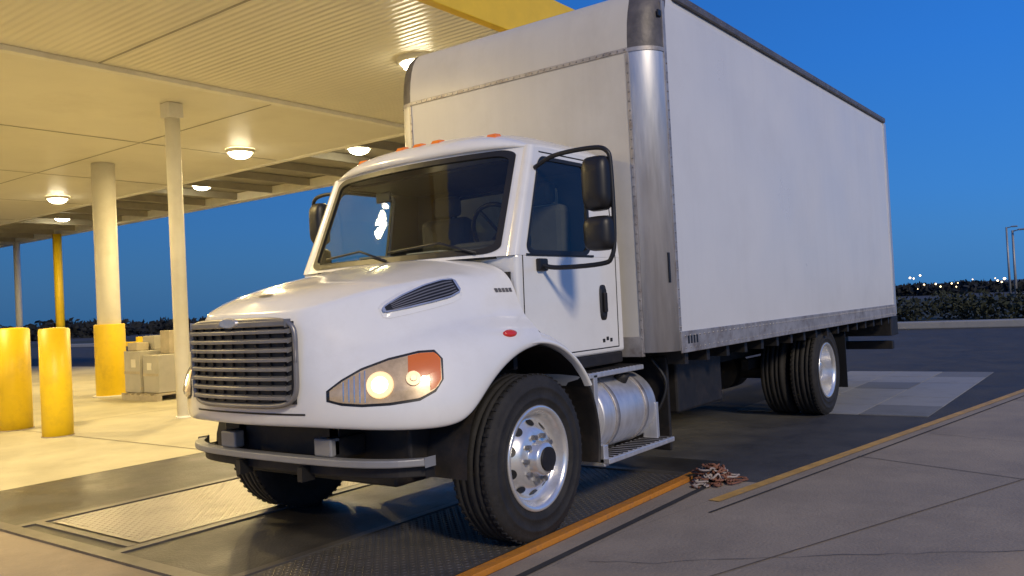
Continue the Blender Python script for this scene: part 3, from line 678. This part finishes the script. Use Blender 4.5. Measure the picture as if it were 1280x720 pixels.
multi("seam_trim",[bv(xb+Rr-.01,xb+Rr+.008,-1.1,1.1,ZS-.016,ZS+.016),bv(xb+Rr-.01,xb+Rr+.008,1.085,1.11,ZB,ZS-.02),bv(xb+Rr-.01,xb+Rr+.008,-1.11,-1.085,ZB,ZS-.02),bv(xb-.03,xb+.012,YL-.01,YL+.007,1.14,3.6)],M['rail'],T,bevel=.003)
v=[];f=[]
for s_ in (1,-1):
    b0=len(v)
    for k in range(9):
        a=rad(90*k/8)
        for zz in (ZS-.02,ZS+.01): v.append((xb+(Rr+.006)*math.sin(a),s_*(YL-Rr+(Rr+.006)*math.cos(a)),zz))
    f+=[(b0+2*k,b0+2*k+1,b0+2*k+3,b0+2*k+2) for k in range(8)]
mesh("corner_band",v,f,M['rail'],T,smooth=True)
multi("cross_members",[bv(x,x+.06,-1.25,1.25,.88,.985) for x in np.arange(-8.3,-1.8,.4)],M['chassis'],T)
multi("corner_cap_slot",[bv(xb+.02,xb+.07,YL-.012,YL+.003,3.47,3.52)],M['black'],T,bevel=.004)
riv=[]
def rivet(p,nrm,rr=.0085):
    d,a,b=frame_of(nrm); p=Vector(p); vv=[];n_=6
    for k in range(n_): t=2*math.pi*k/n_; vv.append(p+a*math.cos(t)*rr+b*math.sin(t)*rr)
    for k in range(n_): t=2*math.pi*k/n_; vv.append(p+(a*math.cos(t)+b*math.sin(t))*rr*.6+d*rr*.6)
    riv.append((vv,[(k,(k+1)%n_,n_+(k+1)%n_,n_+k) for k in range(n_)]+[tuple(range(n_,2*n_))]))
for y in np.arange(-1.08,1.09,.06): rivet((xb+Rr+.008,y,ZS),(1,0,0))
for z in np.arange(1.1,3.2,.07):
    rivet((xb+Rr+.008,1.098,z),(1,0,0)); rivet((xb+Rr+.008,-1.098,z),(1,0,0)); rivet((xb-.01,YL+.007,z),(0,1,0))
for x in np.arange(XE+.08,xb-.05,.085):
    rivet((x,YL+.016,1.10),(0,1,0)); rivet((x,YL+.016,1.01),(0,1,0),.007); rivet((x,YL+.02,3.685),(0,1,0),.007)
multi("rivets",riv,M['rivet'],T)
box("side_label",xb+.05,xb+.09,YL-.035,YL-.012,1.5,1.72,M['black'],T)
multi("side_stencil",[bv(xb-.28+.05*k,xb-.25+.05*k,YL+.016,YL+.0175,1.04,1.10) for k in range(4)],M['black'],T)
multi("rear_bumper",[bv(XE-.3,XE-.2,-1.2,1.2,.50,.62),bv(XE-.3,XE+.4,.5,.58,.5,.95),bv(XE-.3,XE+.4,-.58,-.5,.5,.95),bv(XE-.35,XE+.05,-1.25,1.25,.70,.97)],M['chassis'],T,bevel=.01)

# ------------------------------------------------------------ CANOPY
K=empty("fuel_station_canopy",(-2,-10,4.6))
HC=4.6
box("ribbed_ceiling",-7,12,-6.0,-1.72,HC,HC+.3,M['rib'],K)
box("ceiling_panels",-7,12,-40,-6.0,HC+.002,HC+.3,M['ceil'],K)
box("rear_soffit",-10,-7,-40,-1.72,HC+.22,HC+.3,M['ceildark'],K)
box("side_fascia",-10.1,12,-1.72,-1.60,HC-.06,HC+.55,M['fascia'],K,bevel=.01)
box("end_fascia",-10.1,-10.0,-40,-1.72,HC-.02,HC+.55,M['column'],K)
multi("beams",[bv(-7,12,-6.10,-5.98,HC-.07,HC-.003),bv(-7.12,-7.0,-40,-1.75,HC-.02,HC+.2),bv(-9.99,-9.8,-40,-1.75,HC-.02,HC+.2)],M['column'],K,bevel=.006)
multi("trusses",[bv(-9.8,-7.12,y,y+.08,HC+.03,HC+.2) for y in np.arange(-38,-2,1.5)],M['ceildark'],K)
multi("ceiling_seams",[bv(-1.22,-1.19,-5.97,-1.75,HC-.006,HC-.002),bv(3.2,3.23,-5.97,-1.75,HC-.006,HC-.002)]+[bv(x,x+.02,-39,-6.12,HC-.006,HC-.002) for x in (-4,0,4)]+[bv(-6.9,11,y,y+.02,HC-.0068,HC-.0021) for y in (-10,-14,-18,-22,-26)],M['ceildark'],K)
for i,(x,y) in enumerate([(-3.9,-3.2),(-5.7,-9.5),(-8.0,-8.7),(-8.2,-14.6),(-5.8,-17),(-8.4,-22.3),(1.5,-3.6),(0,-9.5),(0,-17),(5.5,-6),(6,-14)]):
    zc=HC if x>-7 else HC+.22
    e=empty("ceiling_lamp",(x,y,zc))
    n=32
    for nm,prof,mm in (("rim",[(.27,0),(.27,-.05),(.235,-.07),(.215,-.06)],M['column']),("lens",[(.215,-.06),(.185,-.12),(.11,-.16),(.0,-.172)],M['lampon'])):
        v=[];f=[]
        for rr,zz in prof:
            for k in range(n): a=2*math.pi*k/n; v.append((x+rr*math.cos(a),y+rr*math.sin(a),zc+zz))
        for a in range(3): f+=[(a*n+k,a*n+(k+1)%n,(a+1)*n+(k+1)%n,(a+1)*n+k) for k in range(n)]
        mesh(nm,v,f,mm,e,smooth=True)
    ld=bpy.data.lights.new("lamp_light",'AREA'); ld.shape='DISK'; ld.size=.4; ld.energy=180; ld.color=(1,.73,.29)
    lo=bpy.data.objects.new("lamp_light",ld); COL.objects.link(lo); lo.parent=e; lo.location=(0,0,-.19)
def column(x,y,r0,rb=None,hb=0,cap=False,m='column',top=HC):
    e=empty("canopy_column",(x,y,0)); cyl("shaft",(x,y,0),(x,y,top-.002),r0,M[m],e,n=32)
    if rb: cyl("yellow_guard",(x,y,0),(x,y,hb),rb,M['yellow'],e,n=32,bevel=.02)
    if cap: box("capital",x-r0*1.1,x+r0*1.1,y-r0*1.1,y+r0*1.1,top-.22,top-.004,M['column'],e,bevel=.01)
    cyl("base_ring",(x,y,0),(x,y,.03),(rb or r0)*1.2,M['column'],e,n=32)
column(-4.5,-12.3,.215,.285,1.42)
column(-2.9,-7.2,.105,cap=True)
column(-9.7,-25.5,.14,m='yellow'); column(-9.7,-28.6,.11); column(9,-7.2,.105,cap=True); column(6,-12.3,.215,.285,1.42)
for x,y,r_,h in ((-1.23,-8.73,.225,1.43),(-1.14,-7.27,.185,1.40)):
    e=empty("bollard",(x,y,0)); cyl("post",(x,y,0),(x,y,h-.03),r_,M['yellow'],e,n=40)
    v=[];f=[];n=40
    for k_,(rr,zz) in enumerate(((r_,h-.03),(r_*.93,h-.01),(r_*.6,h),(r_*.05,h+.004))):
        for k in range(n): a=2*math.pi*k/n; v.append((x+rr*math.cos(a),y+rr*math.sin(a),zz))
    for a in range(3): f+=[(a*n+k,a*n+(k+1)%n,(a+1)*n+(k+1)%n,(a+1)*n+k) for k in range(n)]
    f.append(tuple(range(3*n,4*n))); mesh("cap",v,f,M['yellow'],e,smooth=True); cyl("collar",(x,y,0),(x,y,.015),r_*1.06,M['concrete'],e,n=40)
e=empty("pallet_of_boxes",(-4.6,-10.6,0))
multi("pallet",[bv(-5.1,-4.1,-11.2+i*.22,-11.1+i*.22,.10,.13) for i in range(6)]+[bv(-5.1+i*.45,-5.0+i*.45,-11.2,-10.0,0.005,.10) for i in range(3)],M['carton'],e)
multi("cartons",[bv(-5.05,-4.15,-11.15,-10.62,.14,.90),bv(-5.02,-4.2,-10.6,-10.08,.14,.82),bv(-5.0,-4.5,-11.1,-10.7,.905,1.16)],M['cabinet'],e,bevel=.01)
multi("carton_lids",[bv(-4.45,-4.2,-11.1,-10.8,.905,1.05),bv(-4.9,-4.5,-10.5,-10.2,.825,1.25)],M['carton'],e,bevel=.01)
multi("tape",[bv(-4.148,-4.144,-11.15,-10.62,.48,.53),bv(-4.198,-4.194,-10.6,-10.08,.44,.49),bv(-5.05,-4.15,-10.619,-10.6175,.2,.24)],M['carton'],e)
multi("labels",[bv(-4.147,-4.143,-10.9,-10.75,.6,.75),bv(-4.197,-4.193,-10.45,-10.3,.55,.68)],M['ceil'],e)
e=empty("yellow_barrier",(-7,-17,0))
multi("rails",[bv(-8.2,-8.1,-20,-15.5,.8,.92),bv(-8.2,-8.1,-20,-15.5,.4,.5)]+[bv(-8.22,-8.08,y,y+.12,0,1.05) for y in (-20,-17.8,-15.6)],M['yellow'],e,bevel=.01)
parts=[];parts2=[]
for k in range(70):
    pts=[]; a0=random.random()*6.28; cx,cy=-1.84+random.gauss(0,.085),1.43+random.gauss(0,.07); R0=random.uniform(.02,.07)
    hz=max(0.01,.17-1.1*math.hypot(cx+1.84,cy-1.43)); zb_=random.uniform(0,.7)*hz
    for j in range(7): a=a0+j*random.uniform(.6,1.1); pts.append((cx+R0*math.cos(a),cy+R0*math.sin(a),.015+zb_+random.uniform(0,.35)*hz))
    (parts if k%3 else parts2).append(tubeverts(catmull(pts,3),.008,5))
e=empty("rope_pile",(-1.8,1.4,0)); multi("dark_rope",parts,M['hose'],e,smooth=True); multi("pale_rope",parts2,M['hose2'],e,smooth=True)

# ------------------------------------------------------------ distance
def leafmass(name,centers,rads,n,size,m):
    ci=rng.integers(0,len(centers),n); c=np.array(centers)[ci]; rr=np.array(rads)[ci]
    d=rng.normal(size=(n,3)); d/=np.linalg.norm(d,axis=1)[:,None]; p=c+d*rr*(rng.random((n,1))**.45); p[:,2]=np.maximum(p[:,2],.02)
    a=rng.normal(size=(n,3)); a/=np.linalg.norm(a,axis=1)[:,None]; b=np.cross(a,rng.normal(size=(n,3))); b/=np.linalg.norm(b,axis=1)[:,None]
    s_=size*(.6+.8*rng.random((n,1)))
    V=np.stack([p-a*s_,p-b*s_*.5,p+a*s_,p+b*s_*.5],1).reshape(-1,3)
    F=np.arange(4*n).reshape(-1,4)
    return mesh(name,V.tolist(),F.tolist(),m)
cen=[];rds=[]
for y in np.arange(-22,10,.6):
    cen.append((-31+rng.normal()*.6,y,.38+.15*rng.random())); h=.42+.28*rng.random(); rds.append((.8,.8,h))
leafmass("hedge",cen,rds,13000,.10,M['leaf'])
cen=[];rds=[]
for k in range(700):
    az_=rad(165+(275-165)*k/700); dist=110+rng.random()*25
    x=4+dist*math.cos(az_); y=4+dist*math.sin(az_); big=.75 if az_>rad(195) else .45
    h=(2.2+.7*rng.random()+.5*math.sin(k*.09)+.3*math.sin(k*.31))*big; cen.append((x,y,h*.42)); rds.append((2.2,2.2,h*.6))
leafmass("distant_tree_line",cen,rds,34000,.42,M['leafdark'])
parts=[]
for k in range(60):
    az_=rad(random.uniform(172,224)); dist=random.uniform(95,105); x=4+dist*math.cos(az_); y=4+dist*math.sin(az_); z=random.uniform(.9,1.6) if az_<rad(190) else random.uniform(.8,2.4); s_=random.uniform(.05,.14)
    parts.append(([(x+s_,y,z),(x-s_,y,z),(x,y+s_,z),(x,y-s_,z),(x,y,z+s_),(x,y,z-s_)],[(0,2,4),(2,1,4),(1,3,4),(3,0,4),(2,0,5),(1,2,5),(3,1,5),(0,3,5)]))
multi("city_lights",parts,M['city'])
def lamp(x,y,h,yaw_):
    e=empty("street_lamp",(x,y,0)); cyl("pole",(x,y,0),(x,y,h),.07,M['pole'],e,r1=.05,n=10)
    dx,dy=math.cos(yaw_),math.sin(yaw_)
    tube("arm",[(x,y,h-.05),(x+dx*.3,y+dy*.3,h+.02)],.03,M['pole'],e,n=6)
    box("head",x+dx*.42-.16,x+dx*.42+.16,y+dy*.42-.16,y+dy*.42+.16,h-.02,h+.05,M['pole'],e,bevel=.02)
lamp(-53.7,-2.2,4.5,rad(90)); lamp(-44,-.9,3.8,rad(80))
for y in (-2.6,1.4):
    e=empty("marker_post",(-26,y,0)); cyl("post",(-26,y,0),(-26,y,1.0),.05,M['pole'],e,n=10); cyl("cap",(-26,y,1.0),(-26,y,1.03),.065,M['pole'],e,n=10)
print("done")
